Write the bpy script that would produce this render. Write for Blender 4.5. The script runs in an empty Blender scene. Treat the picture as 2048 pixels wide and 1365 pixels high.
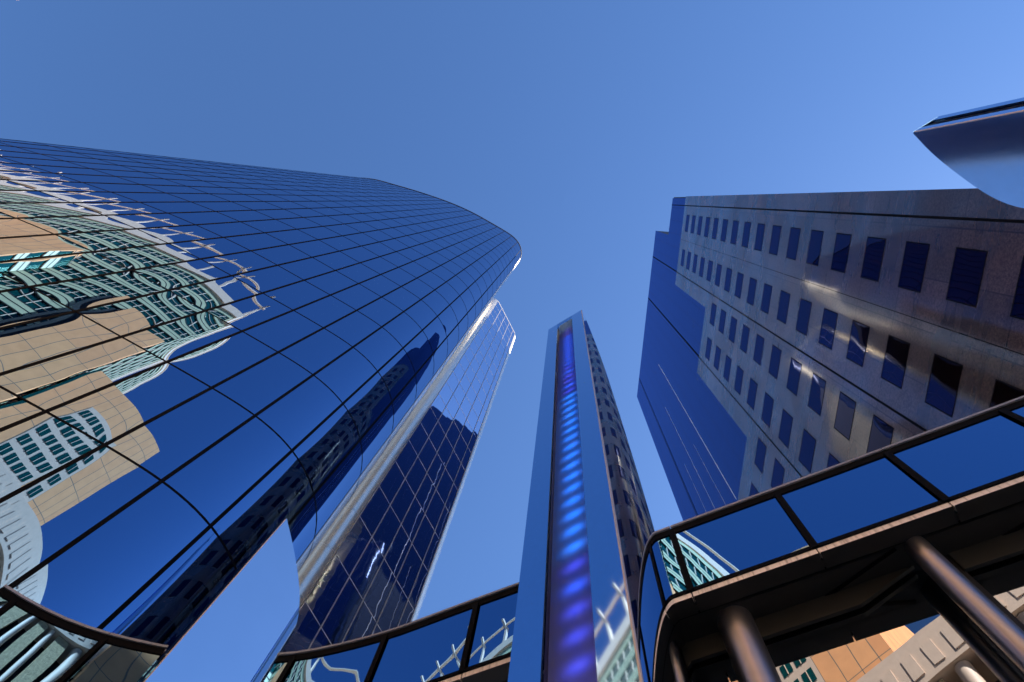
import bpy, math, random
from mathutils import Vector, Matrix
random.seed(7)
EYE = 1.6                      # camera height over the plaza
SUN_AZ, SUN_EL = math.radians(25), math.radians(45)

scene = bpy.context.scene
col = scene.collection

# ------------------------------------------------------------------ helpers
class MB:
    """collects faces, builds one mesh object"""
    def __init__(s): s.v = []; s.f = []; s.uv = []; s.m = []; s.n = []
    def quad(s, a, b, c, d, uv=None, mi=0, nrm=None):
        i = len(s.v); s.v += [tuple(a), tuple(b), tuple(c), tuple(d)]
        s.f.append((i, i+1, i+2, i+3)); s.uv += uv or [(0, 0), (1, 0), (1, 1), (0, 1)]; s.m.append(mi)
        s.n += nrm or [None]*4
    def poly(s, pts, mi=0):
        i = len(s.v); s.v += [tuple(p) for p in pts]; s.f.append(tuple(range(i, i+len(pts))))
        s.uv += [(0, 0)]*len(pts); s.m.append(mi); s.n += [None]*len(pts)
    def prism(s, pts, z0, z1, mi=0):
        """vertical prism over a ccw plan polygon"""
        b = [(p[0], p[1], z0) for p in pts]; t = [(p[0], p[1], z1) for p in pts]; n = len(pts)
        for i in range(n):
            j = (i+1) % n; s.quad(b[i], b[j], t[j], t[i], mi=mi)
        s.poly(t, mi); s.poly(b[::-1], mi)
    def box(s, x0, x1, y0, y1, z0, z1, mi=0):
        s.prism([(x0, y0), (x1, y0), (x1, y1), (x0, y1)], z0, z1, mi)
    def bar(s, a, b, w, h, mi=0):
        """box bar between two 3-D points, w sideways, h upward"""
        a = Vector(a); b = Vector(b); d = (b-a).normalized()
        up = Vector((0, 0, 1)) if abs(d.z) < .99 else Vector((1, 0, 0))
        sx = d.cross(up).normalized()*w/2; sy = sx.cross(d).normalized()*h/2
        p = [a-sx-sy, a+sx-sy, a+sx+sy, a-sx+sy]; q = [x+(b-a) for x in p]
        for i in range(4):
            j = (i+1) % 4; s.quad(p[i], p[j], q[j], q[i], mi=mi)
        s.poly(p[::-1], mi); s.poly(q, mi)
    def extrude(s, prof, off, mi=0):
        """planar 3-D outline pushed along off"""
        off = Vector(off); p = [Vector(x) for x in prof]; q = [x+off for x in p]; n = len(p)
        for i in range(n):
            j = (i+1) % n; s.quad(p[i], p[j], q[j], q[i], mi=mi)
        s.poly(p[::-1], mi); s.poly(q, mi)
    def build(s, name, mats, parent=None, lift=EYE):
        me = bpy.data.meshes.new(name)
        me.from_pydata([(x, y, z+lift) for x, y, z in s.v], [], s.f)
        uvl = me.uv_layers.new(name='UVMap')
        uvl.data.foreach_set('uv', [c for u in s.uv for c in u])
        if not isinstance(mats, (list, tuple)): mats = [mats]
        for m in mats: me.materials.append(m)
        me.polygons.foreach_set('material_index', s.m)
        me.update()
        if any(n is not None for n in s.n):
            me.polygons.foreach_set('use_smooth', [True]*len(me.polygons))
            me.normals_split_custom_set_from_vertices([tuple(n) if n is not None else (0, 0, 0) for n in s.n])
        o = bpy.data.objects.new(name, me); col.objects.link(o)
        if parent is not None:
            o.parent = parent; o.matrix_parent_inverse = Matrix.Translation(-Vector(parent.location))
        return o

def tag(o, label=None, cat=None, group=None, kind=None):
    if label: o['label'] = label
    if cat: o['category'] = cat
    if group: o['group'] = group
    if kind: o['kind'] = kind
    return o
def thing(name, loc, label, cat, group=None):
    o = bpy.data.objects.new(name, None); o.location = (loc[0], loc[1], loc[2]); o.empty_display_size = .5
    col.objects.link(o); return tag(o, label, cat, group)

def resample(P, step):
    out = [Vector(P[0])]; 
    L = [0]
    for i in range(1, len(P)): L.append(L[-1]+(Vector(P[i])-Vector(P[i-1])).length)
    n = int(L[-1]/step); k = 0
    for i in range(1, n+1):
        s = L[-1]*i/n
        while L[k+1] < s-1e-9: k += 1
        t = (s-L[k])/(L[k+1]-L[k]); out.append(Vector(P[k]).lerp(Vector(P[k+1]), t))
    return out
def spline(P, step, smooth):
    P = [Vector(p) for p in P]; Q = [2*P[0]-P[1]]+P+[2*P[-1]-P[-2]]; o = []
    for i in range(1, len(Q)-2):
        p0, p1, p2, p3 = Q[i-1:i+3]
        t = [0]
        for a, b in ((p0, p1), (p1, p2), (p2, p3)): t.append(t[-1]+math.sqrt((b-a).length))
        for k in range(16):
            u = t[1]+(t[2]-t[1])*k/16
            a1 = p0.lerp(p1, (u-t[0])/(t[1]-t[0])); a2 = p1.lerp(p2, (u-t[1])/(t[2]-t[1])); a3 = p2.lerp(p3, (u-t[2])/(t[3]-t[2]))
            b1 = a1.lerp(a2, (u-t[0])/(t[2]-t[0])); b2 = a2.lerp(a3, (u-t[1])/(t[3]-t[1]))
            o.append(b1.lerp(b2, (u-t[1])/(t[2]-t[1])))
    o.append(P[-1]); R = resample(o, step)
    for _ in range(smooth):
        R = [R[0]]+[(R[i-1]+2*R[i]+R[i+1])/4 for i in range(1, len(R)-1)]+[R[-1]]
    return R
class Curve:
    """plan polyline with arc length; normal on its right hand side"""
    def __init__(s, R):
        s.R = R; s.L = [0]
        for i in range(1, len(R)): s.L.append(s.L[-1]+(R[i]-R[i-1]).length)
        s.T = []
        for i in range(len(R)):
            s.T.append((R[min(i+1, len(R)-1)]-R[max(i-1, 0)]).normalized())
    def at(s, l):
        import bisect
        k = max(0, min(len(s.R)-2, bisect.bisect(s.L, l)-1)); t = (l-s.L[k])/(s.L[k+1]-s.L[k])
        p = s.R[k].lerp(s.R[k+1], t); d = s.T[k].lerp(s.T[k+1], max(0, min(1, t))).normalized()
        return p, Vector((d.y, -d.x))
    def nearest(s, q):
        q = Vector(q); i = min(range(len(s.R)), key=lambda k: (s.R[k]-q).length); return s.L[i]

# camera frame (world: x to the right of the picture, y towards its lower edge, z up)
CA = Vector((.99728112, -.0149346, .07216185)); CB = Vector((0, -.97924815, -.20266491)); CZ = Vector((.07369108, .20211389, -.97658569))
def project(p):
    c = CA*p[0]+CB*p[1]+CZ*p[2]
    if c.z > -.01: return None
    return Vector((1024-1365.33*c.x/c.z, 682.5+1365.33*c.y/c.z))
def seen_area(q):
    P = [project(p) for p in q]
    if any(p is None for p in P): return 0
    cx = sum(p.x for p in P)/4; cy = sum(p.y for p in P)/4
    if not (-40 < cx < 2090 and 0 < cy < 1400): return 0
    return abs(sum(P[i].x*P[(i+1) % 4].y-P[(i+1) % 4].x*P[i].y for i in range(4)))/2

# ---------------------------------------------------------------- materials
def mat(name):
    m = bpy.data.materials.new(name); m.use_nodes = True; nt = m.node_tree
    return m, nt, nt.nodes['Principled BSDF']
def N(nt, t, **k):
    n = nt.nodes.new(t)
    for a, v in k.items():
        if a in n.inputs: n.inputs[a].default_value = v
        else: setattr(n, a, v)
    return n
def math_(nt, op, a, b=None, c=None):
    n = nt.nodes.new('ShaderNodeMath'); n.operation = op
    for i, x in enumerate((a, b, c)):
        if x is None: continue
        if isinstance(x, (int, float)): n.inputs[i].default_value = x
        else: nt.links.new(x, n.inputs[i])
    return n.outputs[0]
def simple(name, rgb, rough=.5, metal=0., noise=.0, nscale=4., spec=.5, bump=0.):
    m, nt, b = mat(name)
    b.inputs['Roughness'].default_value = rough; b.inputs['Metallic'].default_value = metal
    b.inputs['Specular IOR Level'].default_value = spec
    tc = N(nt, 'ShaderNodeTexCoord'); nz = N(nt, 'ShaderNodeTexNoise', Scale=nscale, Detail=6., Roughness=.6)
    nt.links.new(tc.outputs['Object'], nz.inputs['Vector'])
    r = N(nt, 'ShaderNodeValToRGB')
    r.color_ramp.elements[0].position = .3; r.color_ramp.elements[1].position = .7
    r.color_ramp.elements[0].color = tuple(c*(1-noise) for c in rgb)+(1,)
    r.color_ramp.elements[1].color = tuple(min(1, c*(1+noise)) for c in rgb)+(1,)
    nt.links.new(nz.outputs['Fac'], r.inputs[0]); nt.links.new(r.outputs[0], b.inputs['Base Color'])
    if bump:
        bp = N(nt, 'ShaderNodeBump', Strength=1., Distance=bump)
        nt.links.new(nz.outputs['Fac'], bp.inputs['Height']); nt.links.new(bp.outputs[0], b.inputs['Normal'])
    return m
def coated_glass(name, tint, rough=.004, pillow=.006, wave=.004, wscale=.7, dark=(.004, .01, .03), fac=.95, tilt=.009, edge=(.8, .87, .95), epow=3.0, blend=.25):
    """reflective curtain wall glass: a tinted mirror coat, each pane slightly bowed (UV = pane number + place in it)"""
    m, nt, b = mat(name); lk = nt.links.new
    uv = N(nt, 'ShaderNodeUVMap'); sp = N(nt, 'ShaderNodeSeparateXYZ'); lk(uv.outputs[0], sp.inputs[0])
    u, v = sp.outputs[0], sp.outputs[1]
    fu, fv = math_(nt, 'FRACT', u), math_(nt, 'FRACT', v)
    cu = math_(nt, 'MULTIPLY', fu, math_(nt, 'SUBTRACT', 1., fu)); cv = math_(nt, 'MULTIPLY', fv, math_(nt, 'SUBTRACT', 1., fv))
    pil = math_(nt, 'MULTIPLY', math_(nt, 'MULTIPLY', cu, cv), 16.)
    cell = N(nt, 'ShaderNodeCombineXYZ'); lk(math_(nt, 'FLOOR', u), cell.inputs[0]); lk(math_(nt, 'FLOOR', v), cell.inputs[1])
    wn = N(nt, 'ShaderNodeTexWhiteNoise'); wn.noise_dimensions = '2D'; lk(cell.outputs[0], wn.inputs['Vector'])
    amp = math_(nt, 'MULTIPLY_ADD', wn.outputs['Value'], pillow*1.0, pillow*.5)
    tc = N(nt, 'ShaderNodeTexCoord'); nz = N(nt, 'ShaderNodeTexNoise', Scale=wscale, Detail=1.5)
    off = N(nt, 'ShaderNodeVectorMath', operation='MULTIPLY_ADD'); lk(wn.outputs['Color'], off.inputs[0])
    off.inputs[1].default_value = (20, 20, 20); lk(tc.outputs['Object'], off.inputs[2]); lk(off.outputs[0], nz.inputs['Vector'])
    wc = N(nt, 'ShaderNodeSeparateColor'); lk(wn.outputs['Color'], wc.inputs[0])
    tl = math_(nt, 'ADD', math_(nt, 'MULTIPLY', math_(nt, 'SUBTRACT', wc.outputs[0], .5), math_(nt, 'MULTIPLY', fu, tilt)),
               math_(nt, 'MULTIPLY', math_(nt, 'SUBTRACT', wc.outputs[1], .5), math_(nt, 'MULTIPLY', fv, tilt*2)))
    h = math_(nt, 'ADD', tl, math_(nt, 'MULTIPLY_ADD', nz.outputs['Fac'], wave, math_(nt, 'MULTIPLY', pil, amp)))
    bp = N(nt, 'ShaderNodeBump', Strength=1., Distance=1.); lk(h, bp.inputs['Height'])
    g = N(nt, 'ShaderNodeBsdfGlossy', Color=tint+(1,), Roughness=rough); lk(bp.outputs[0], g.inputs['Normal'])
    d = N(nt, 'ShaderNodeBsdfDiffuse', Color=dark+(1,))
    mx = N(nt, 'ShaderNodeMixShader'); lw = N(nt, 'ShaderNodeLayerWeight', Blend=.25)
    f = math_(nt, 'MULTIPLY_ADD', lw.outputs['Facing'], 1-fac, fac)
    lk(f, mx.inputs[0]); lk(d.outputs[0], mx.inputs[1]); lk(g.outputs[0], mx.inputs[2])
    # slightly paler at grazing view, as every glass is
    tn = N(nt, 'ShaderNodeMix', data_type='RGBA'); tn.inputs['A'].default_value = tint+(1,); tn.inputs['B'].default_value = edge+(1,)
    lw2 = N(nt, 'ShaderNodeLayerWeight', Blend=blend); pw = math_(nt, 'POWER', lw2.outputs['Facing'], epow); lk(pw, tn.inputs['Factor']); lk(tn.outputs['Result'], g.inputs['Color'])
    lk(mx.outputs[0], nt.nodes['Material Output'].inputs[0]); nt.nodes.remove(b)
    return m

M = {}
M['tower_glass'] = coated_glass('blue_tower_glass', (.135, .275, .49), pillow=.008, wave=.011, wscale=.33)
M['wing_glass'] = coated_glass('wing_glass', (.54, .65, .84), pillow=.003, wave=.004)
M['canopy_glass'] = coated_glass('canopy_glass', (.11, .26, .48), pillow=.003, wave=.004)
M['wall_glass'] = coated_glass('pavilion_glass', (.26, .30, .34), pillow=.002, wave=.003, dark=(.02, .022, .022), fac=.9)
M['window_glass'] = coated_glass('window_glass', (.014, .016, .04), edge=(.22, .29, .60), blend=.5, epow=4., pillow=.004, wave=.006, wscale=.6, dark=(.035, .018, .014), fac=.88)
M['teal_glass'] = coated_glass('teal_glass', (.12, .24, .18), rough=.02, pillow=.003, wave=.004, dark=(.006, .10, .085), fac=.35)
M['black'] = simple('black_gasket', (.0025, .0025, .0035), .6, 0, .2, spec=.03)
M['dark_metal'] = simple('dark_bronze_frame', (.012, .011, .012), .5, 0, .3, spec=.2)
M['wing_mullion'] = simple('wing_mullion_metal', (.60, .56, .55), .35, .5, .1)
M['steel'] = simple('polished_steel_cladding', (.98, .87, .70), .24, .85, .04, 1.5)
M['mirror_steel'] = simple('mirror_steel', (.66, .72, .80), .015, 1., .02, .8)
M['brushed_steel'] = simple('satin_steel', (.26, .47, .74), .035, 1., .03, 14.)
M['fine_brushed'] = simple('fine_brushed_steel', (.74, .77, .82), .11, 1., .05, 6.)
M['edge_steel'] = simple('pale_steel_edge', (.40, .37, .36), .35, .8, .05)
M['coping'] = simple('grey_coping', (.22, .23, .28), .5, .4, .15, 6.)
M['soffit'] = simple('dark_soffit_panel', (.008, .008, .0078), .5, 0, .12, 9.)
M['beige'] = simple('beige_stone', (.62, .49, .34), .7, 0, .14, 1.2)
M['pale_spandrel'] = simple('pale_green_spandrel', (.55, .52, .31), .5, 0, .06, 2.)
M['white_concrete'] = simple('white_parapet', (.74, .51, .37), .6, 0, .06, 2.)
M['shadow_recess'] = simple('dark_recess', (.015, .017, .016), .7)  # dark joints, backings and cores; also the shade painted beside the pier
M['rib_stone'] = simple('ribbed_stone', (.55, .38, .20), .8, 0, .25, 3., bump=.05)
M['column'] = simple('bronze_column_metal', (.33, .31, .34), .36, 1., .06, 3.)
M['led_recess'] = simple('led_channel', (.01, .01, .03), .5)
M['roofing'] = simple('grey_roofing', (.25, .25, .25), .8, 0, .2)
M['plate'] = simple('perforated_white_plate', (.6, .63, .68), .5, 0, .05)

def trim_material():
    m, nt, b = mat('streaked_stone_trim'); lk = nt.links.new
    tc = N(nt, 'ShaderNodeTexCoord'); mp = N(nt, 'ShaderNodeMapping'); mp.inputs['Scale'].default_value = (14, 14, .25)
    nz = N(nt, 'ShaderNodeTexNoise', Scale=1.6, Detail=7., Roughness=.75)
    lk(tc.outputs['Object'], mp.inputs[0]); lk(mp.outputs[0], nz.inputs['Vector'])
    r = N(nt, 'ShaderNodeValToRGB'); e = r.color_ramp.elements
    e[0].position = .36; e[0].color = (.44, .36, .32, 1); e[1].position = .5; e[1].color = (.88, .76, .70, 1)
    lk(nz.outputs['Fac'], r.inputs[0]); lk(r.outputs[0], b.inputs['Base Color']); b.inputs['Roughness'].default_value = .45
    return m
M['trim'] = trim_material()

def granite():
    """polished dark granite: fine speckle, slab to slab tone, painted reflection streaks, thin panel joints"""
    m, nt, b = mat('polished_granite'); lk = nt.links.new
    uv = N(nt, 'ShaderNodeUVMap'); tc = N(nt, 'ShaderNodeTexCoord')
    sp = N(nt, 'ShaderNodeTexNoise', Scale=9., Detail=6., Roughness=.85); lk(tc.outputs['Object'], sp.inputs['Vector'])
    mp = N(nt, 'ShaderNodeMapping'); mp.inputs['Scale'].default_value = (.10, .45, 1); lk(uv.outputs[0], mp.inputs[0])
    st = N(nt, 'ShaderNodeTexNoise', Scale=1., Detail=5., Roughness=.65); lk(mp.outputs[0], st.inputs['Vector'])  # wide level streaks, reflections painted into the stone colour
    br = N(nt, 'ShaderNodeTexBrick', Scale=1., offset=0., squash=1.)
    br.inputs['Mortar Size'].default_value = .03; br.inputs['Brick Width'].default_value = 2.08; br.inputs['Row Height'].default_value = 3.89
    br.inputs['Color1'].default_value = (.72, .72, .72, 1); br.inputs['Color2'].default_value = (1.25, 1.22, 1.2, 1); br.inputs['Mortar'].default_value = (.25, .25, .25, 1)
    lk(uv.outputs[0], br.inputs['Vector'])
    r = N(nt, 'ShaderNodeValToRGB'); e = r.color_ramp.elements
    e[0].position = .40; e[0].color = (.012, .0085, .0075, 1); e[1].position = .60; e[1].color = (.068, .047, .038, 1)
    lk(sp.outputs['Fac'], r.inputs[0])
    r2 = N(nt, 'ShaderNodeValToRGB'); e = r2.color_ramp.elements
    e[0].position = .35; e[0].color = (.72, .72, .74, 1); e[1].position = .68; e[1].color = (1.25, 1.2, 1.15, 1)
    lk(st.outputs['Fac'], r2.inputs[0])
    m1 = N(nt, 'ShaderNodeMix', data_type='RGBA', blend_type='MULTIPLY'); m1.inputs['Factor'].default_value = 1
    m2 = N(nt, 'ShaderNodeMix', data_type='RGBA', blend_type='MULTIPLY'); m2.inputs['Factor'].default_value = 1
    lk(r.outputs[0], m1.inputs['A']); lk(r2.outputs[0], m1.inputs['B']); lk(m1.outputs['Result'], m2.inputs['A']); lk(br.outputs['Color'], m2.inputs['B'])
    lk(m2.outputs['Result'], b.inputs['Base Color'])
    b.inputs['Roughness'].default_value = .3; b.inputs['Specular IOR Level'].default_value = .15
    b.inputs['Coat Roughness'].default_value = .06; b.inputs['Coat IOR'].default_value = 1.85
    pn = N(nt, 'ShaderNodeTexNoise', Scale=.28, Detail=5., Roughness=.6); lk(tc.outputs['Object'], pn.inputs['Vector'])
    cw = N(nt, 'ShaderNodeMapRange'); cw.inputs['From Min'].default_value = .35; cw.inputs['From Max'].default_value = .65; cw.inputs['To Min'].default_value = .45; lk(pn.outputs['Fac'], cw.inputs['Value']); lk(cw.outputs[0], b.inputs['Coat Weight'])
    rr = math_(nt, 'MULTIPLY_ADD', st.outputs['Fac'], .25, .16); lk(rr, b.inputs['Roughness'])
    return m
M['granite'] = granite()
def gridded_glass():
    m = coated_glass('stone_tower_curtain_glass', (.018, .026, .06), edge=(.27, .38, .76), blend=.5, epow=3., rough=.03, pillow=.002, wave=.004)
    nt = m.node_tree; lk = nt.links.new
    out = nt.nodes['Material Output']; old = out.inputs[0].links[0].from_socket
    uv = N(nt, 'ShaderNodeUVMap'); sp = N(nt, 'ShaderNodeSeparateXYZ'); lk(uv.outputs[0], sp.inputs[0])
    def line(s, w):
        f = math_(nt, 'FRACT', s); a = math_(nt, 'MINIMUM', f, math_(nt, 'SUBTRACT', 1., f)); return math_(nt, 'LESS_THAN', a, w)
    k = math_(nt, 'MAXIMUM', line(sp.outputs[0], .012), line(sp.outputs[1], .010))
    d = N(nt, 'ShaderNodeBsdfDiffuse', Color=(.02, .025, .07, 1)); mx = N(nt, 'ShaderNodeMixShader')
    lk(math_(nt, 'MULTIPLY', k, .55), mx.inputs[0]); lk(old, mx.inputs[1]); lk(d.outputs[0], mx.inputs[2]); lk(mx.outputs[0], out.inputs[0])
    return m
M['grid_glass'] = gridded_glass()
def beige_panels():
    m, nt, b = mat('beige_stone_panels'); lk = nt.links.new
    tc = N(nt, 'ShaderNodeTexCoord'); uv = N(nt, 'ShaderNodeUVMap')
    nz = N(nt, 'ShaderNodeTexNoise', Scale=1.1, Detail=6.); lk(tc.outputs['Object'], nz.inputs['Vector'])
    br = N(nt, 'ShaderNodeTexBrick', Scale=1., offset=0.)
    br.inputs['Mortar Size'].default_value = .035; br.inputs['Brick Width'].default_value = 1.3; br.inputs['Row Height'].default_value = 3.5
    br.inputs['Color1'].default_value = (.95, .385, .15, 1); br.inputs['Color2'].default_value = (.99, .43, .17, 1); br.inputs['Mortar'].default_value = (.22, .17, .12, 1)
    lk(uv.outputs[0], br.inputs['Vector'])
    r = N(nt, 'ShaderNodeValToRGB'); r.color_ramp.elements[0].color = (.8, .8, .8, 1); r.color_ramp.elements[1].color = (1.1, 1.1, 1.1, 1)
    lk(nz.outputs['Fac'], r.inputs[0])
    m1 = N(nt, 'ShaderNodeMix', data_type='RGBA', blend_type='MULTIPLY'); m1.inputs['Factor'].default_value = 1
    lk(br.outputs['Color'], m1.inputs['A']); lk(r.outputs[0], m1.inputs['B']); lk(m1.outputs['Result'], b.inputs['Base Color'])
    b.inputs['Roughness'].default_value = .7
    return m
M['beige_panels'] = beige_panels()
def paving():
    m, nt, b = mat('plaza_paving'); lk = nt.links.new
    tc = N(nt, 'ShaderNodeTexCoord'); br = N(nt, 'ShaderNodeTexBrick', Scale=1.)
    br.inputs['Brick Width'].default_value = 1.2; br.inputs['Row Height'].default_value = .6; br.inputs['Mortar Size'].default_value = .006
    br.inputs['Color1'].default_value = (.42, .39, .36, 1); br.inputs['Color2'].default_value = (.48, .45, .41, 1); br.inputs['Mortar'].default_value = (.2, .19, .18, 1)
    lk(tc.outputs['Object'], br.inputs['Vector']); lk(br.outputs['Color'], b.inputs['Base Color']); b.inputs['Roughness'].default_value = .75
    return m
M['paving'] = paving()
def diffuser():
    m, nt, b = mat('led_diffuser'); lk = nt.links.new
    t = N(nt, 'ShaderNodeBsdfTranslucent', Color=(.75, .8, .9, 1)); g = N(nt, 'ShaderNodeBsdfGlossy', Color=(.8, .85, .95, 1), Roughness=.25)
    mx = N(nt, 'ShaderNodeMixShader'); mx.inputs[0].default_value = .06
    lk(t.outputs[0], mx.inputs[1]); lk(g.outputs[0], mx.inputs[2]); lk(mx.outputs[0], nt.nodes['Material Output'].inputs[0]); nt.nodes.remove(b)
    return m
M['diffuser'] = diffuser()
def led_mat(name, rgb, s):
    m, nt, b = mat(name)
    b.inputs['Base Color'].default_value = (.1, .1, .12, 1)
    b.inputs['Emission Color'].default_value = rgb+(1,); b.inputs['Emission Strength'].default_value = s
    return m
LED_AZURE = led_mat('led_azure', (.012, .19, 1.), 2.1)
LED_BLUE = led_mat('led_blue', (.016, .10, 1.), 1.7)
LED_VIOLET = led_mat('led_violet', (.05, .075, 1.), 1.2)
LED_DIM = led_mat('led_dim_violet', (.12, .09, .8), .7)

# ------------------------------------------------------------------- ground
g = MB(); g.quad((-1500, -1500, -EYE), (1500, -1500, -EYE), (1500, 1500, -EYE), (-1500, 1500, -EYE))
tag(g.build('plaza', M['paving']), kind='structure')

# ------------------------------------------------ 1. curved blue glass tower
PLAN = [(-50, 6), (-44, .6), (-38, -2.3), (-33, -3.1), (-28.4, -3.04), (-24.9, -2.18), (-20.57, -.93), (-16.3, .54), (-13.0, 2.01), (-10.45, 3.42),
        (-9.63, 3.87), (-8.53, 4.52), (-7.44, 5.20), (-6.62, 5.98), (-6.15, 6.85), (-6.02, 7.65), (-6.14, 8.53), (-6.5, 9.25), (-7.2, 10.0),
        (-8.4, 10.9), (-10.5, 11.9), (-14, 13)]
TC = Curve(spline(PLAN, .12, 60))
TOP = 101.2; FL = 4.0; F0 = 11.58
tower = thing('glass_tower', (-20, 6, 0), 'tall curved office tower of deep blue mirror glass filling the left side of the view', 'skyscraper')
s_ref = TC.nearest((-7.44, 5.20)); PW = 1.25
floors = [-EYE]+[F0+k*FL for k in range(-2, 23)]+[TOP]
def bay(k): return s_ref+k*PW
k0 = int((TC.L[0]-s_ref)/PW)+1; k1 = int((TC.L[-1]-s_ref)/PW)
STEEL_FROM = 3                # bays past this number wear steel instead of glass
def curved_pane(mb, C, sa, sb, z0, z1, iu, iv, n=6, ev=0):
    for j in range(n):
        a = sa+(sb-sa)*j/n; b = sa+(sb-sa)*(j+1)/n
        pa, na = C.at(a); pb, nb = C.at(b)
        u0 = iu+.001+.998*j/n; u1 = iu+.001+.998*(j+1)/n
        mb.quad((pa.x, pa.y, z0), (pb.x, pb.y, z0), (pb.x, pb.y, z1), (pa.x, pa.y, z1),
                [(u0, iv+.001), (u1, iv+.001), (u1, iv+.999), (u0, iv+.999)], nrm=[(na.x, na.y, 0), (nb.x, nb.y, 0), (nb.x, nb.y, 0), (na.x, na.y, 0)])
cells = []
for k in range(k0, k1):
    for f in range(len(floors)-1):
        a, na = TC.at(bay(k)); b, nb = TC.at(bay(k+1)); z0, z1 = floors[f], floors[f+1]
        ar = seen_area([(a.x, a.y, z0), (b.x, b.y, z0), (b.x, b.y, z1), (a.x, a.y, z1)])
        if a.dot(na) > 0: ar = 0
        if z0 < 3.8: ar *= .05
        cells.append((ar, k, f))
cells.sort(reverse=True)
rest = MB(); steel_rest = MB()
for i, (ar, k, f) in enumerate(cells):
    st = k >= STEEL_FROM
    if i < 100 and not st:
        mb = MB(); curved_pane(mb, TC, bay(k), bay(k+1), floors[f], floors[f+1], k+60, f)
        mb.build('glass_panel', M['tower_glass'], tower)
    else:
        curved_pane(steel_rest if st else rest, TC, bay(k), bay(k+1), floors[f], floors[f+1], k+60, f)
tag(rest.build('glass_panel', M['tower_glass'], tower), kind='stuff')
steel_rest.build('corner_cladding', M['steel'], tower)
def strip(mb, C, sa, sb, z0, z1, proud, n=None, close=True):
    """a flat band following the plan curve, standing proud of it"""
    n = n or max(1, int(abs(sb-sa)/.3))
    for j in range(n):
        a = sa+(sb-sa)*j/n; b = sa+(sb-sa)*(j+1)/n
        pa, na = C.at(a); pb, nb = C.at(b); oa = pa+na*proud; ob = pb+nb*proud; ia = pa-na*.05; ib = pb-nb*.05
        A, B, Na, Nb = oa, ob, (na.x, na.y, 0), (nb.x, nb.y, 0)
        mb.quad((A.x, A.y, z0), (B.x, B.y, z0), (B.x, B.y, z1), (A.x, A.y, z1), nrm=[Na, Nb, Nb, Na])
        mb.quad((ia.x, ia.y, z0), (ib.x, ib.y, z0), (B.x, B.y, z0), (A.x, A.y, z0), nrm=[(0, 0, -1)]*4)
        mb.quad((A.x, A.y, z1), (B.x, B.y, z1), (ib.x, ib.y, z1), (ia.x, ia.y, z1), nrm=[(0, 0, 1)]*4)
        if j == 0 and close: mb.quad((ia.x, ia.y, z0), (A.x, A.y, z0), (A.x, A.y, z1), (ia.x, ia.y, z1), nrm=[(-na.y, na.x, 0)]*4)
        if j == n-1 and close: mb.quad((B.x, B.y, z0), (ib.x, ib.y, z0), (ib.x, ib.y, z1), (B.x, B.y, z1), nrm=[(nb.y, -nb.x, 0)]*4)
for k in range(k0, k1+1):
    mb = MB(); strip(mb, TC, bay(k)-.037, bay(k)+.037, -EYE, TOP, .010, 1)
    mb.build('mullion', M['black'] if k < STEEL_FROM else M['wing_mullion'], tower)
for f in floors[1:-1]:
    mb = MB(); strip(mb, TC, bay(k0), bay(k1), f-.028, f+.028, .007)
    mb.build('transom', M['black'], tower)
mb = MB(); strip(mb, TC, bay(k0), bay(k1), TOP, TOP+.35, .05); mb.build('roof_coping', M['dark_metal'], tower)
back = [TC.at(bay(k0))[0], Vector((-50, 30)), Vector((-22, 22)), TC.at(bay(k1))[0]]
mb = MB()
for a, b in zip(back[:-1], back[1:]):
    mb.quad((a.x, a.y, -EYE), (b.x, b.y, -EYE), (b.x, b.y, TOP), (a.x, a.y, TOP))
mb.build('rear_wall', M['dark_metal'], tower)
mb = MB(); mb.poly([(p.x, p.y, TOP+.1) for p in [TC.at(bay(k))[0] for k in range(k0, k1+1)]+[back[2], back[1]]])
mb.build('roof', M['roofing'], tower)

# -------------------------------------------------- 2. narrow tower behind it
wing = thing('glass_tower', (-11, 20, 0), 'slim silver cornered glass tower behind the curved blue one, reflecting a dark building', 'skyscraper')
Lp, Rp = Vector((-9.57, 14.90)), Vector((-7.34, 19.28)); dw = (Rp-Lp).normalized(); nw = Vector((dw.y, -dw.x))
Rp2 = Rp+dw*.65; rc = .9; WT = 101.1; WF = 3.56; WF0 = 22.75
cl = Lp-nw*rc; cr = Rp2-nw*rc
aw = math.atan2(nw.y, nw.x)
def arc(c, a0, a1, n, r=rc): return [c+Vector((math.cos(a0+(a1-a0)*i/n), math.sin(a0+(a1-a0)*i/n)))*r for i in range(n+1)]
left_arc = arc(cl, aw-math.radians(100), aw, 24); right_arc = arc(cr, aw, aw+math.radians(110), 24)
WL = Curve(resample([left_arc[0]+Vector((math.cos(aw-math.radians(190)), math.sin(aw-math.radians(190))))*2.5]+left_arc, .06))
WR = Curve(resample(right_arc+[right_arc[-1]+Vector((math.cos(aw+math.radians(200)), math.sin(aw+math.radians(200))))*4], .06))
WFace = Curve(resample([Lp, Rp2], .3))
wfl = [-EYE]+[WF0+k*WF for k in range(-5, 22)]+[WT]
wb = [0, 1.2285, 2.457, 3.6855, 4.914, 5.56]
cells = []
for k in range(5):
    for f in range(len(wfl)-1):
        q = []
        for s_, z in ((wb[k], wfl[f]), (wb[k+1], wfl[f]), (wb[k+1], wfl[f+1]), (wb[k], wfl[f+1])):
            p = WFace.at(s_)[0]; q.append((p.x, p.y, z))
        cells.append((seen_area(q), k, f))
cells.sort(reverse=True)
rest = MB()
for i, (ar, k, f) in enumerate(cells):
    mb = MB() if i < 100 else rest
    curved_pane(mb, WFace, wb[k], wb[k+1], wfl[f], wfl[f+1], k, f, 1)
    if i < 100: mb.build('glass_panel', M['wing_glass'], wing)
tag(rest.build('glass_panel', M['wing_glass'], wing), kind='stuff')
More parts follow.
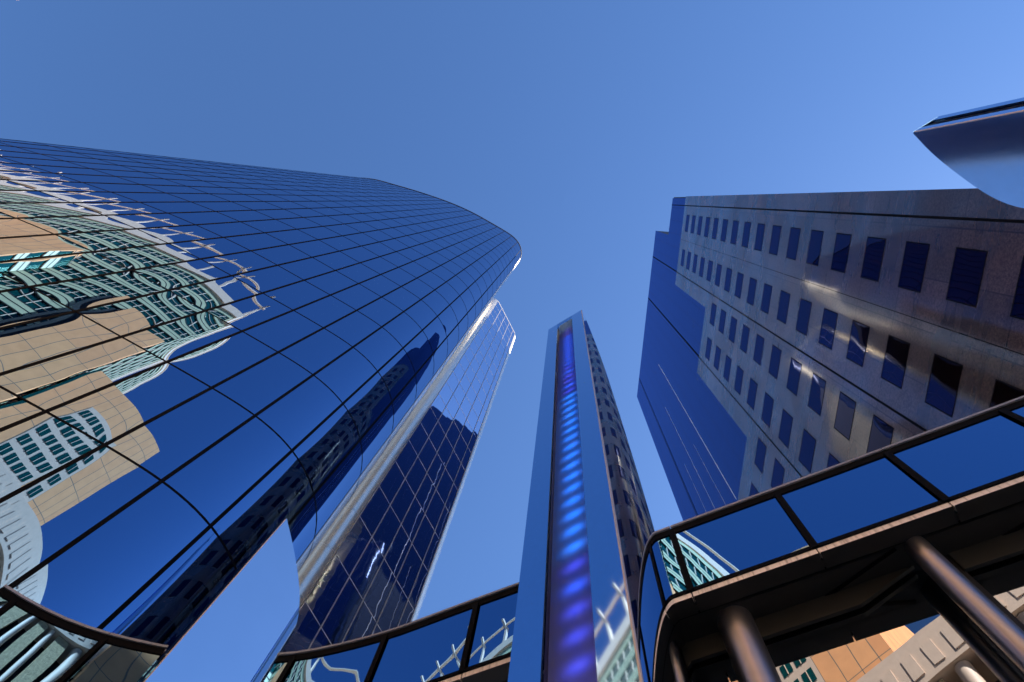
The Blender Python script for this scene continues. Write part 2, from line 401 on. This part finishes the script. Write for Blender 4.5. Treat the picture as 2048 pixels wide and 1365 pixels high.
for C in (WL, WR):
    mb = MB()
    for f in range(len(wfl)-1): curved_pane(mb, C, 0, C.L[-1], wfl[f], wfl[f+1]-.02, 0, f, 40)
    mb.build('corner_cladding', M['steel'], wing)
    mb = MB()
    for f in range(len(wfl)-2): strip(mb, C, 0, C.L[-1], wfl[f+1]-.03, wfl[f+1]+.012, -.01, 40)
    mb.build('cladding_joint', M['wing_mullion'], wing)
for k in range(6):
    mb = MB(); c = wb[k]; strip(mb, WFace, max(0, c-.022), min(5.56, c+.022), -EYE, WT, .025, 1); mb.build('mullion', M['wing_mullion'], wing)
for z in wfl[1:-1]:
    mb = MB(); strip(mb, WFace, .0, 5.56, z-.014, z+.014, .010, 1); mb.build('transom', M['wing_mullion'], wing)
bl, brr = WL.at(0)[0], WR.at(WR.L[-1])[0]
bk = [bl, Vector((-20, 26)), Vector((-16, 33)), brr]
mb = MB()
for a, b in zip(bk[:-1], bk[1:]): mb.quad((a.x, a.y, -EYE), (b.x, b.y, -EYE), (b.x, b.y, WT), (a.x, a.y, WT))
mb.build('rear_wall', M['dark_metal'], wing)
mb = MB(); mb.poly([(p.x, p.y, WT) for p in [bl]+left_arc+right_arc+[brr, bk[2], bk[1]]]); mb.build('roof', M['roofing'], wing)
mb = MB(); strip(mb, WFace, 0, 5.56, WT, WT+.3, .03); mb.build('roof_coping', M['wing_mullion'], wing)

# ------------------------------------------------------- 3. dark stone tower
SD = 15.1; sn = Vector((.9975, .0708)); stv = Vector((-.0708, .9975))
def S(u, h, out=0.):
    p = (sn+stv*u)*SD-sn*out; return (p.x, p.y, h*SD)
stone = thing('stone_tower', (28, 15, 0), 'dark granite office tower with square windows stepping up a sheer blue glass face', 'skyscraper')
GROUND = -EYE/SD
UL, UR = -.098, 2.087
HS = [(-.098, .632, 5.82), (.632, 1.078, 4.56), (1.078, 1.42, 3.27), (1.42, 1.865, 1.98)]
def face_rect(mb, u0, u1, h0, h1, out=0., scale=True, mi=0):
    a = [S(u0, h0, out), S(u1, h0, out), S(u1, h1, out), S(u0, h1, out)]
    mb.quad(a[1], a[0], a[3], a[2], [(u1*SD, h0*SD), (u0*SD, h0*SD), (u0*SD, h1*SD), (u1*SD, h1*SD)], mi=mi)
mb = MB()
for u0, u1, h in HS: face_rect(mb, u0, u1, GROUND, h, .05)
for u0, u1, h in HS:   # return edges of the stone skin
    a, b = S(u0, h, 0), S(u0, h, .05); c, d = S(u1, h, .05), S(u1, h, 0); mb.quad(a, b, c, d)
    e0, e1 = S(u1, GROUND, 0), S(u1, GROUND, .05); mb.quad(d, c, e1, e0)
mb.build('granite_facade', M['granite'], stone)
def grid_rect(mb, u0, u1, h0, h1):
    a = [S(u0, h0), S(u1, h0), S(u1, h1), S(u0, h1)]; f = lambda u, h: (u/.1113+3, h/.129+3)
    mb.quad(a[1], a[0], a[3], a[2], [f(u1, h0), f(u0, h0), f(u0, h1), f(u1, h1)])
mb = MB()
grid_rect(mb, -.085, .25, 5.7, 6.52); grid_rect(mb, .25, .632, 5.7, 7.42); grid_rect(mb, .632, 1.078, 4.4, 7.42)
grid_rect(mb, 1.078, 1.42, 3.1, 7.42); grid_rect(mb, 1.42, 1.865, 1.9, 7.42); grid_rect(mb, 1.865, UR, GROUND, 7.42)
mb.build('curtain_wall', M['grid_glass'], stone)
def vline(name, u, h0, h1, w, m, out):
    mb = MB(); face_rect(mb, u-w/2, u+w/2, h0, h1, out); mb.build(name, m, stone)
for u, h1 in ((-.024, 6.5), (.5245, 7.4), (.97, 7.4), (1.87, 7.4)): vline('facade_joint', u, GROUND, h1, .0075, M['black'], .054)
vline('facade_joint', .2515, GROUND, 5.8, .0025, M['black'], .054)
for u, h1, w in ((1.42, 6.2, .006), (1.645, 5.6, .003), (1.53, 4.4, .002), (1.75, 4.6, .002)): vline('glazing_bar', u, 3.3 if u < 1.5 else 2.0, h1, w, M['wing_mullion'], .008)
nwin = 0
def window(u0, u1, h0, h1):
    mb = MB(); o = .056; b = .0035
    a = [S(u0+b, h0+b, o), S(u1-b, h0+b, o), S(u1-b, h1-b, o), S(u0+b, h1-b, o)]
    i, j = random.randint(0, 90), random.randint(0, 90)
    mb.quad(a[1], a[0], a[3], a[2], [(i+.999, j+.001), (i+.001, j+.001), (i+.001, j+.999), (i+.999, j+.999)])
    face_rect(mb, u0, u1, h0, h0+b, o+.003, mi=1); face_rect(mb, u0, u1, h1-b, h1, o+.003, mi=1)
    face_rect(mb, u0, u0+b, h0+b, h1-b, o+.003, mi=1); face_rect(mb, u1-b, u1, h0+b, h1-b, o+.003, mi=1)
    mb.build('window', [M['window_glass'], M['black']], stone)
COLS = [(.0465, .181), (.3225, .456), (.571, .704), (.794, .926), (1.014, 1.145), (1.238, 1.37), (1.485, 1.618), (1.71, 1.842)]
for ci, (u0, u1) in enumerate(COLS):
    for r in range(-8, 16):
        ht = 1.813+.2575*r; hb = ht-.1315
        lim = min([h for a, b, h in HS if a < u1-.01 and b > u0+.01], default=0)
        if ht > lim-.05 or hb < .0: continue
        if r < -2 and ci < 3 and hb > 1.5: continue
        q = [S(u0, hb), S(u1, hb), S(u1, ht), S(u0, ht)]
        if seen_area(q) <= 0 and r < -4: continue
        window(u0, u1, hb, ht)
# bulk behind the face
def P2(u, d): p = (sn+stv*u)*SD+sn*d; return (p.x, p.y)
mb = MB()
mb.prism([P2(UL+.004, .1), P2(.25, .1), P2(.25, 26), P2(UL+.004, 26)][::-1], -EYE, 6.5*SD)
mb.prism([P2(.252, .1), P2(UR-.004, .1), P2(UR-.004, 26), P2(.252, 26)][::-1], -EYE, 7.4*SD)
for f in mb.f: pass
mb.build('building_core', M['dark_metal'], stone)
mb = MB()
for u in (.02, .10, .18): mb.bar(S(.19+.0, 6.52), S(.19, 6.56), .05, .05)
a = S(.06, 6.57, -.3); b = S(.245, 6.57, -.3); mb.bar(a, b, .06, .06)
for u in (.07, .13, .19, .24): mb.bar(S(u, 6.50, -.3), S(u, 6.57, -.3), .05, .05)
mb.build('roof_railing', M['wing_mullion'], stone)

# ------------------------------------------------- 4. curved entrance canopy
HC = 7.6
cu = [(-.985, .630), (-.9438, .6594), (-.8684, .7047), (-.786, .7345), (-.6766, .7569), (-.57, .767), (-.471, .7620), (-.4399, .7575), (-.3778, .7409), (-.33, .7255),
      (-.2728, .7054), (-.21, .6765), (-.1236, .6374), (-.068, .613), (.1535, .5120), (.3667, .4164), (.5853, .3178), (.9, .176), (1.5, -.0945)]
CPL = [(x*HC, y*HC) for x, y in cu]
CC = Curve(list(spline(CPL, .1, 12)))
canopy = thing('entrance_pavilion', (2, 6, 0), 'low curved glass entrance pavilion with blue fascia panels over dark soffit and columns', 'pavilion')
ZT, ZG1, ZG0, ZB = HC, 7.50, 6.245, 6.14
s0 = CC.nearest((-7.20, 4.99)); s1 = CC.L[-1]-.05
# mullions lie at t = -.33 + k*1.2675 along the straight part
tv = Vector((.9117, -.411)); s_m = CC.nearest(tuple(tv*(-.33)+Vector((.411, .9117))*.53*HC))
ks = [k for k in range(-12, 12) if s0 < s_m+k*1.2675 < s1]
edges = [s0]+[s_m+k*1.2675 for k in ks]+[s1]
for i in range(len(edges)-1):
    mb = MB(); curved_pane(mb, CC, edges[i]+.03, edges[i+1]-.03, ZG0+.04, ZG1-.03, i, 0, 6 if edges[i] < s_m-2.5 else 2)
    mb.build('fascia_panel', M['canopy_glass'], canopy)
for e in edges[1:-1]:
    mb = MB(); strip(mb, CC, e-.035, e+.035, ZG0, ZG1, .03, 1); mb.build('fascia_mullion', M['black'], canopy)
mb = MB(); strip(mb, CC, s0, s1, ZG1-.05, ZT-.034, .012); mb.build('fascia_top_frame', M['black'], canopy)
mb = MB(); strip(mb, CC, s0, s1, ZG0-.005, ZG0+.05, .02); mb.build('fascia_bottom_frame', M['black'], canopy)
for i in range(len(edges)-1):
    mb = MB(); strip(mb, CC, edges[i]+.006, edges[i+1]-.006, ZB+.006, ZG0-.008, .006); mb.build('stone_trim', M['trim'], canopy)
for i in range(0, len(edges)-1, 2):
    mb = MB(); strip(mb, CC, edges[i]+.004, edges[min(i+2, len(edges)-1)]-.004, ZT-.03, ZT+.01, .03); mb.build('coping', M['coping'], canopy)
def ring(mb, a, b, d0, d1, z, n=None, up=False):
    n = n or max(1, int((b-a)/.5))
    for j in range(n):
        x, y = a+(b-a)*j/n, a+(b-a)*(j+1)/n
        pa, na = CC.at(x); pb, nb = CC.at(y)
        q = [pa-na*d0, pb-nb*d0, pb-nb*d1, pa-na*d1]; mb.quad(*[(p.x, p.y, z) for p in q])
s_str = CC.nearest((-1.5, 5.0))
for i in range(len(edges)-1):
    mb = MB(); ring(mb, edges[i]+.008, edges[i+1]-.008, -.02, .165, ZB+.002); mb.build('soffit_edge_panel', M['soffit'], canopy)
mb = MB(); strip(mb, CC, s0, s1, ZB+.01, ZT-.02, -.07); mb.build('fascia_backing', M['shadow_recess'], canopy)  # added behind the panels to block sky light leaking through the gaps
mb = MB(); ring(mb, s0, s1, .0, 1.1, ZB+.05); mb.build('soffit_backing', M['shadow_recess'], canopy)  # added above the soffit, also against the light leaks
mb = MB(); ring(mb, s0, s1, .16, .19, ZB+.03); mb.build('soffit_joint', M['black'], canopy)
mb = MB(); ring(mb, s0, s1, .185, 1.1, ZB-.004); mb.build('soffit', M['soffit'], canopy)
mb = MB(); ring(mb, s0, s1, .0, 1.0, ZT-.03); mb.build('roof', M['roofing'], canopy)
mb = MB()
WOFF = .49
# glass wall behind the columns (straight part)
wall_joints = [-2.4, -.05, 1.95, 3.25, 5.2, 7.2, 9.5]
nv = Vector((.411, .9117))
def Wp(t, off=0., z=0.): p = tv*t+nv*(.53*HC+WOFF-off); return (p.x, p.y, z)
for i in range(len(wall_joints)-1):
    a, b = wall_joints[i]+.03, wall_joints[i+1]-.03
    mb = MB(); mb.quad(Wp(a, 0, -EYE), Wp(b, 0, -EYE), Wp(b, 0, ZB), Wp(a, 0, ZB), [(i+.001, .001), (i+.999, .001), (i+.999, .999), (i+.001, .999)])
    mb.build('wall_glass', M['wall_glass'], canopy)
for t in wall_joints[1:-1]:
    mb = MB(); mb.bar(Wp(t, .02, -EYE), Wp(t, .02, ZB), .06, .06); mb.build('wall_mullion', M['dark_metal'], canopy)
for z in ():
    mb = MB(); mb.bar(Wp(-2.4, .004, z), Wp(9.5, .004, z), .02, .025); mb.build('wall_transom', M['dark_metal'], canopy)
# dark bulkhead sheet put over the glass for the soffit's reflection, cut diagonally beside the second column
mb = MB(); zl = 5.86
mb.extrude([Wp(-2.4, .03, zl), Wp(1.04, .03, zl), Wp(1.66, .03, ZB-.005), Wp(-2.4, .03, ZB-.005)], (-nv.x*.04, -nv.y*.04, 0)); mb.build('soffit_shade', M['soffit'], canopy)
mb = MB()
mb.extrude([Wp(1.98, .03, ZB-.005), Wp(1.98, .03, zl), Wp(9.5, .03, zl), Wp(9.5, .03, ZB-.005)], (-nv.x*.04, -nv.y*.04, 0)); mb.build('soffit_shade', M['soffit'], canopy)  # second dark sheet, standing in for the soffit's shading
# diagonal joints in the soffit
def So(t, n_, z): p = tv*t+nv*n_; return (p.x, p.y, z)
for a, b in (((.14, 4.68), (1.56, 4.22)), ((1.95, 4.60), (2.9, 4.36)), ((2.9, 4.36), (4.2, 4.6))):
    mb = MB(); mb.bar(So(a[0], a[1], ZB-.012), So(b[0], b[1], ZB-.012), .035, .012); mb.build('soffit_joint', M['black'], canopy)
def cyl(name, cx, cy, r, z0, z1, m, parent, n=40):
    mb = MB()
    for i in range(n):
        a, b = 2*math.pi*i/n, 2*math.pi*(i+1)/n
        na, nb = (math.cos(a), math.sin(a), 0), (math.cos(b), math.sin(b), 0)
        mb.quad((cx+r*na[0], cy+r*na[1], z0), (cx+r*nb[0], cy+r*nb[1], z0), (cx+r*nb[0], cy+r*nb[1], z1), (cx+r*na[0], cy+r*na[1], z1), nrm=[na, nb, nb, na])
    return mb.build(name, m, parent)
for az, d, r in ((66.75, 4.40, .172), (43.55, 4.62, .105), (21.5, 6.3, .12)):
    a = math.radians(az); cyl('column', d*math.cos(a), d*math.sin(a), r, -EYE, ZB+.01, M['column'], canopy)
mb = MB(); mb.bar(Wp(.06, .06, -EYE), Wp(.06, .06, zl-.02), .05, .05); mb.build('door_frame', M['edge_steel'], canopy)
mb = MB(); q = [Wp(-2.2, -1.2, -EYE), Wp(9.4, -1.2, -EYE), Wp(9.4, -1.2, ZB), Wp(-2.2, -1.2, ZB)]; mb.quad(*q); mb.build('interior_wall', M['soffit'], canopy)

# -------------------------------------------------------- 5. steel LED pylons
def pylon(B, m_deg, prof, W, side, label, led=None, front=None, bulge=0., side_mat='mirror_steel'):
    m = math.radians(m_deg); d = Vector((math.cos(m), math.sin(m))); w = Vector((-d.y, d.x))*side
    wn_ = w.copy()
    if front is not None: w = Vector((math.cos(math.radians(front)), math.sin(math.radians(front))))
    B = Vector(B)
    root = thing('led_pylon', (B.x, B.y, 0), label, 'light pylon', 'mirror steel LED pylons round the pavilion')
    def at(s_, w_, h): p = B+d*s_+w*w_-wn_*(4*bulge*s_*max(0, Lb-s_)/Lb**2); return (p.x, p.y, h)
    Lb = prof[-1][0]
    H = prof[0][1]; L = prof[-1][0]
    # smooth the top profile
    pr = spline([(a, b) for a, b in prof], .12, 6)
    # two polished side sheets
    out = [(p.x, p.y) for p in pr]+[(L, -EYE), (0.012, -EYE)]
    out[0] = (.012, out[0][1])
    for w0, off in ((0, .012), (W, -.012)):
        mb = MB(); cols_ = [(p.x, p.y) for p in pr]; cols_[0] = (.012, cols_[0][1]); cols_[-1] = (L, cols_[-1][1])
        def nrm(a):
            t = d-wn_*(4*bulge*(L-2*a)/L**2); n_ = Vector((t.y, -t.x)); n_ = n_ if n_.dot(wn_) < 0 else -n_
            return (n_.x, n_.y, 0) if w0 == 0 else (-n_.x, -n_.y, 0)
        for (a0, h0_), (a1, h1_) in zip(cols_[:-1], cols_[1:]):
            na, nb = nrm(a0), nrm(a1)
            q = [Vector(at(a0, w0, -EYE)), Vector(at(a1, w0, -EYE)), Vector(at(a1, w0, h1_)), Vector(at(a0, w0, h0_))]; nn = [na, nb, nb, na]
            if (q[1]-q[0]).cross(q[2]-q[0]).dot(Vector(na)) < 0: q, nn = q[::-1], nn[::-1]
            mb.quad(*q, nrm=nn)
        mb.build('side_sheet', M[side_mat], root)
    mb = MB()
    for a, b in zip(pr[:-1], pr[1:]): mb.quad(at(a.x, .012, a.y), at(b.x, .012, b.y), at(b.x, W-.012, b.y), at(a.x, W-.012, a.y))
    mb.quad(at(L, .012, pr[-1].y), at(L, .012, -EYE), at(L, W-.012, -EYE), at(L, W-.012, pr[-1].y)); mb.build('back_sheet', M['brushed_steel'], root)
    # front: steel cheeks, dark groove, LED channel behind a diffuser
    f = W/.913
    c0, c1, g1 = .27*f, .628*f, .66*f
    for a, b, nm in ((.022, c0, 'front_cheek'), (g1, W-.004, 'front_cheek')):
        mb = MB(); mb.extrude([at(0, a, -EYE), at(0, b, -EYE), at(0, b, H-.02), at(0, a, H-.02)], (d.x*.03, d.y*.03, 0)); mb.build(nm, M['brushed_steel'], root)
    mb = MB()                                   # rounded pale edge between front and side
    rr = .022
    for i in range(6):
        t0, t1 = math.pi/2*i/6, math.pi/2*(i+1)/6
        e = lambda t: (rr-rr*math.sin(t), rr-rr*math.cos(t))
        (a0, b0), (a1, b1) = e(t0), e(t1)
        mb.quad(at(a0, b0, -EYE), at(a1, b1, -EYE), at(a1, b1, H-.02), at(a0, b0, H-.02))
    mb.build('edge_trim', M['edge_steel'], root)
    mb = MB(); mb.quad(at(.03, .0, H-.03), at(.03, W, H-.03), at(.0, W, H-.03), at(.0, 0, H-.03)); mb.build('front_cap', M['brushed_steel'], root)
    mb = MB(); mb.quad(at(.16, c0, -EYE), at(.16, g1, -EYE), at(.16, g1, H), at(.16, c0, H)); mb.quad(at(.03, c0, -EYE), at(.16, c0, -EYE), at(.16, c0, H), at(.03, c0, H))
    mb.quad(at(.03, g1, -EYE), at(.16, g1, -EYE), at(.16, g1, H), at(.03, g1, H)); mb.quad(at(.03, c0, H-.004), at(.2, c0, H-.004), at(.2, g1, H-.004), at(.03, g1, H-.004)); mb.build('led_channel', M['led_recess'], root)
    mb = MB(); mb.quad(at(.03, c0, -EYE), at(.03, c1, -EYE), at(.03, c1, H-.006), at(.03, c0, H-.006)); mb.build('diffuser', M['diffuser'], root)
    h0, dh = (led or (.4, .4))
    n = int((H-.1-h0)/dh) if led else 0; wc = (c0+c1)/2-.01
    for i in range(n):
        h = h0+i*dh; mb = MB(); rw, rh = .075*f, .035
        pts = [at(.145, wc+rw*math.cos(2*math.pi*k/14), h+rh*math.sin(2*math.pi*k/14)) for k in range(14)]; mb.poly(pts)
        if h < 6.3: mm = LED_BLUE if 5.6 < h < 5.95 else LED_VIOLET
        elif h < 12.1: mm = LED_AZURE
        elif h < 14.4: mm = LED_VIOLET if i % 3 else LED_BLUE
        elif h < 17.8: mm = LED_BLUE
        else: mm = LED_DIM
        mb.build('led', mm, root)
    return root
pylon((.588, 3.2197), 50, [(0, 20.25), (.14, 18.8), (.28, 17.1), (.43, 15.4), (.55, 13.75), (.66, 11.8), (.75, 10.3), (.82, 9.1), (.868, 7.85), (.879, 7.0)], 1.162, 1,
      'tallest steel pylon with glowing blue LED strip on its front, standing right before the camera', led=(.60, .370), front=148, bulge=.046)
pylon((-4.3416, 4.9769), 46.5, [(0, 9.82), (.13, 9.69), (.29, 9.51), (.59, 9.15), (.71, 8.99), (.88, 8.73), (1.0, 8.48), (1.1, 8.22), (1.12, 7.9)], .6, 1,
      'mirror steel pylon at lower left whose broad side shows plain pale blue sky')
pylon((4.51, -.86), 57, [(0, 9.60), (.22, 9.49), (.45, 9.28), (.66, 9.04), (.91, 8.77), (1.08, 8.48), (1.15, 8.15), (1.17, 7.8)], .36, -1,
      'steel pylon tip jutting in at the right edge above the stone tower', bulge=.012, side_mat='fine_brushed')

# --------------------- 6. beige and teal tower, seen only mirrored in the glass
opp = thing('stone_tower', (-40, -38, 0), 'beige stone and teal glass tower with white roof pergola, mirrored in the blue glass', 'skyscraper')
Y0 = -24.5
def uvbox(mb, x0, x1, y0, y1, z0, z1):
    mb.quad((x1, y1, z0), (x0, y1, z0), (x0, y1, z1), (x1, y1, z1), [(x1, z0), (x0, z0), (x0, z1), (x1, z1)])
    mb.quad((x1, y0, z0), (x1, y1, z0), (x1, y1, z1), (x1, y0, z1), [(y0, z0), (y1, z0), (y1, z1), (y0, z1)])
    mb.quad((x0, y1, z0), (x0, y0, z0), (x0, y0, z1), (x0, y1, z1), [(y1, z0), (y0, z0), (y0, z1), (y1, z1)])
    mb.quad((x0, y0, z0), (x1, y0, z0), (x1, y0, z1), (x0, y0, z1))
    mb.quad((x0, y0, z1), (x1, y0, z1), (x1, y1, z1), (x0, y1, z1)); mb.quad((x0, y0, z0), (x0, y1, z0), (x1, y1, z0), (x1, y0, z0))
# banded teal storeys (main face and right side), rebuilt floor by floor
FH = 3.47; zt = 73.1
body = MB(); body.box(-82, -16.2, -58, Y0-.25, -EYE, 73); body.build('building_core', M['shadow_recess'], opp)
BX0, BX1, BD = -29.6, -21.4, 2.4        # the recessed bay between the stone piers
def bands(name, m, zs, out, y_face=True):
    mb = MB()
    for z0, z1 in zs:
        mb.quad((-16, Y0+out, z0), (-82, Y0+out, z0), (-82, Y0+out, z1), (-16, Y0+out, z1))
        mb.quad((-16+out, -58, z0), (-16+out, Y0+out, z0), (-16+out, Y0+out, z1), (-16+out, -58, z1))
        if out > .1:
            mb.quad((-16, Y0+out, z0), (-16+out, Y0+out, z0), (-16+out, Y0, z0), (-16, Y0, z0)); mb.quad((-82, Y0+out, z0), (-16+out, Y0+out, z0), (-16+out, Y0-.2, z0), (-82, Y0-.2, z0))
    return mb.build(name, m, opp)
gl, sp_, ln = [], [], []
z = zt-1.4
sp_.append((z, zt))
while z > 20:
    gl.append((z-1.9, z)); sp_.append((z-1.9-1.57, z-1.9))
    for f_ in (.03, .5, .98): zz = z-1.9-1.57*f_; ln.append((zz-.06, zz+.06))
    z -= FH
bands('teal_glazing', M['teal_glass'], gl, .0); bands('spandrel_band', M['pale_spandrel'], sp_, .12); bands('spandrel_joint', M['shadow_recess'], ln, .135)
mb = MB()                                 # white glazing ticks
for z0, z1 in gl:
    x = -16.6
    while x > -70:
        mb.box(x-.05, x+.05, Y0, Y0+.10, z0+.15, z1-.1); x -= 1.45
    y = Y0-1
    while y > -50:
        mb.box(-16, -15.9, y-.05, y+.05, z0+.15, z1-.1); y -= 1.45
    mb.box(-70, -16, Y0, Y0+.06, (z0+z1)/2-.04, (z0+z1)/2+.04)
mb.build('glazing_bar', M['white_concrete'], opp)
mb = MB(); uvbox(mb, -82, -15.7, -58.3, Y0+.45, 73.1, 75.3); mb.build('parapet', M['white_concrete'], opp)
mb = MB()                                 # chevron bay: angled return beside the left pier
for (lst, m_, o_) in ((gl, 0, 0), (sp_, 1, .1), (ln, 2, .12)):
    for z0, z1 in lst:
        if z1 > 58.4: continue
        a, b = Vector((-30.5, Y0+2.3)), Vector((-29.4, Y0+.14)); n_ = Vector((b.y-a.y, -(b.x-a.x))).normalized()*-1*o_
        a, b = a+n_, b+n_; mb.quad((b.x, b.y, z0), (a.x, a.y, z0), (a.x, a.y, z1), (b.x, b.y, z1), mi=m_)
mb.build('bay_return', [M['teal_glass'], M['pale_spandrel'], M['shadow_recess']], opp)
for x0, x1, top in ((-82, -30.3, 58.6), (-20.5, -16.0, 58.7)):
    mb = MB(); uvbox(mb, x0, x1, Y0-.3, Y0+(2.4 if x0 < -50 else .6), -EYE, top); mb.build('stone_pier', M['beige_panels'], opp)
mb = MB(); mb.box(-21.5, -20.55, Y0-.2, Y0+.35, -EYE, 57); mb.build('pier_shade_strip', M['shadow_recess'], opp)  # dark box painted as the shaded return of the right pier
mb = MB(); uvbox(mb, -15.5, -3.0, -40, Y0, 38, 51); mb.build('podium', M['beige_panels'], opp)
mb = MB(); mb.box(-15.62, -15.35, Y0-.1, Y0+.05, 36, 51.2); mb.build('glazing_strip', M['teal_glass'], opp)
mb = MB()                                 # white framed window group in the podium
for r in range(6):
    for c in range(4):
        x = -12.7+c*1.22; z = 36.6+r*1.78
        mb.quad((x+.92, Y0+.06, z), (x, Y0+.06, z), (x, Y0+.06, z+1.05), (x+.92, Y0+.06, z+1.05), mi=0)
        mb.box(x+.43, x+.49, Y0+.05, Y0+.1, z, z+1.05, 1)
mb.quad((-7.8, Y0+.03, 36.2), (-12.9, Y0+.03, 36.2), (-12.9, Y0+.03, 47.2), (-7.8, Y0+.03, 47.2), mi=1)
mb.build('podium_window', [M['teal_glass'], M['white_concrete']], opp)
mb = MB(); uvbox(mb, -40, 15, -40, Y0+.1, 34.8, 38); mb.build('cornice', M['white_concrete'], opp)
mb = MB(); x = -18
while x < 14.5:
    mb.box(x, x+.75, Y0+.05, Y0+.16, 35.3, 37.0); x += 1.5
mb.build('cornice_panel', M['white_concrete'], opp)
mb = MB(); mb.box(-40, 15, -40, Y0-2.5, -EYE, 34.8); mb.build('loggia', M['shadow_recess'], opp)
x = -30; i = 0
while x < 14:
    if i % 2 == 0:
        mb = MB(); uvbox(mb, x, x+1.9, Y0-1.4, Y0-.2, -EYE, 34.7); mb.build('ribbed_pier', M['rib_stone'], opp); x += 2.7
    else:
        cyl('round_column', x+.45, Y0-.6, .48, -EYE, 34.7, M['white_concrete'], opp, 24); x += 1.7
    i += 1
# roof pergola: outriggers and a rail
mb = MB(); x = -16.2
while x > -72:
    mb.bar((x, Y0-.4, 75.2), (x, Y0+.25, 80.2), .38, .38); mb.bar((x, Y0+.25, 80.0), (x, Y0+1.5, 81.9), .34, .3); x -= 4.35
mb.bar((-74, Y0+.6, 80.9), (-15.6, Y0+.6, 80.9), .34, .34)
mb.bar((-16.2, Y0+.6, 80.9), (-16.2, Y0-26, 80.9), .34, .34)
mb.build('pergola', M['white_concrete'], opp)

# -------------------------------------------------------------- sky and sun
w = bpy.data.worlds.new('World'); scene.world = w; w.use_nodes = True; nt = w.node_tree
sky = nt.nodes.new('ShaderNodeTexSky'); sky.sky_type = 'NISHITA'; sky.sun_disc = False
sky.sun_elevation = SUN_EL; sky.sun_rotation = math.pi/2-SUN_AZ; sky.altitude = 0; sky.air_density = 1.0; sky.dust_density = .4; sky.ozone_density = 4.
wb_ = nt.nodes.new('ShaderNodeMix'); wb_.data_type = 'RGBA'; wb_.blend_type = 'MULTIPLY'; wb_.inputs['Factor'].default_value = 1
wb_.inputs['B'].default_value = (.58, .765, .97, 1)        # the photograph's cool white balance
nt.links.new(sky.outputs[0], wb_.inputs['A']); nt.links.new(wb_.outputs['Result'], nt.nodes['Background'].inputs[0]); nt.nodes['Background'].inputs[1].default_value = .05
sl = bpy.data.lights.new('sun', 'SUN'); sl.energy = 5.; sl.angle = math.radians(.53); sl.color = (1., .93, .84)
so = bpy.data.objects.new('sun', sl); col.objects.link(so); so.location = (60, -40, 120)
sd = Vector((math.cos(SUN_EL)*math.cos(SUN_AZ), math.cos(SUN_EL)*math.sin(SUN_AZ), math.sin(SUN_EL)))
so.rotation_euler = sd.to_track_quat('Z', 'Y').to_euler()

# ------------------------------------------------------------------- camera
cam = bpy.data.cameras.new('camera'); co = bpy.data.objects.new('camera', cam); col.objects.link(co)
cam.sensor_width = 36; cam.lens = 24; cam.clip_end = 5000; cam.clip_start = .05
cam.dof.use_dof = True; cam.dof.focus_distance = 45; cam.dof.aperture_fstop = 3.2
rot = Matrix((CA, CB, CZ))
co.matrix_world = Matrix.Translation((0, 0, EYE)) @ rot.to_4x4()
scene.camera = co
scene.render.engine = 'CYCLES'
scene.render.resolution_x = 1024; scene.render.resolution_y = 682
scene.cycles.use_denoising = True
scene.cycles.blur_glossy = 1.0; scene.cycles.caustics_reflective = True; scene.cycles.sample_clamp_indirect = 12
scene.cycles.max_bounces = 10; scene.cycles.glossy_bounces = 6; scene.cycles.diffuse_bounces = 3
vs = scene.view_settings; vs.view_transform = 'Standard'; vs.look = 'None'; vs.gamma = 1; vs.exposure = 2.2; vs.use_curve_mapping = False
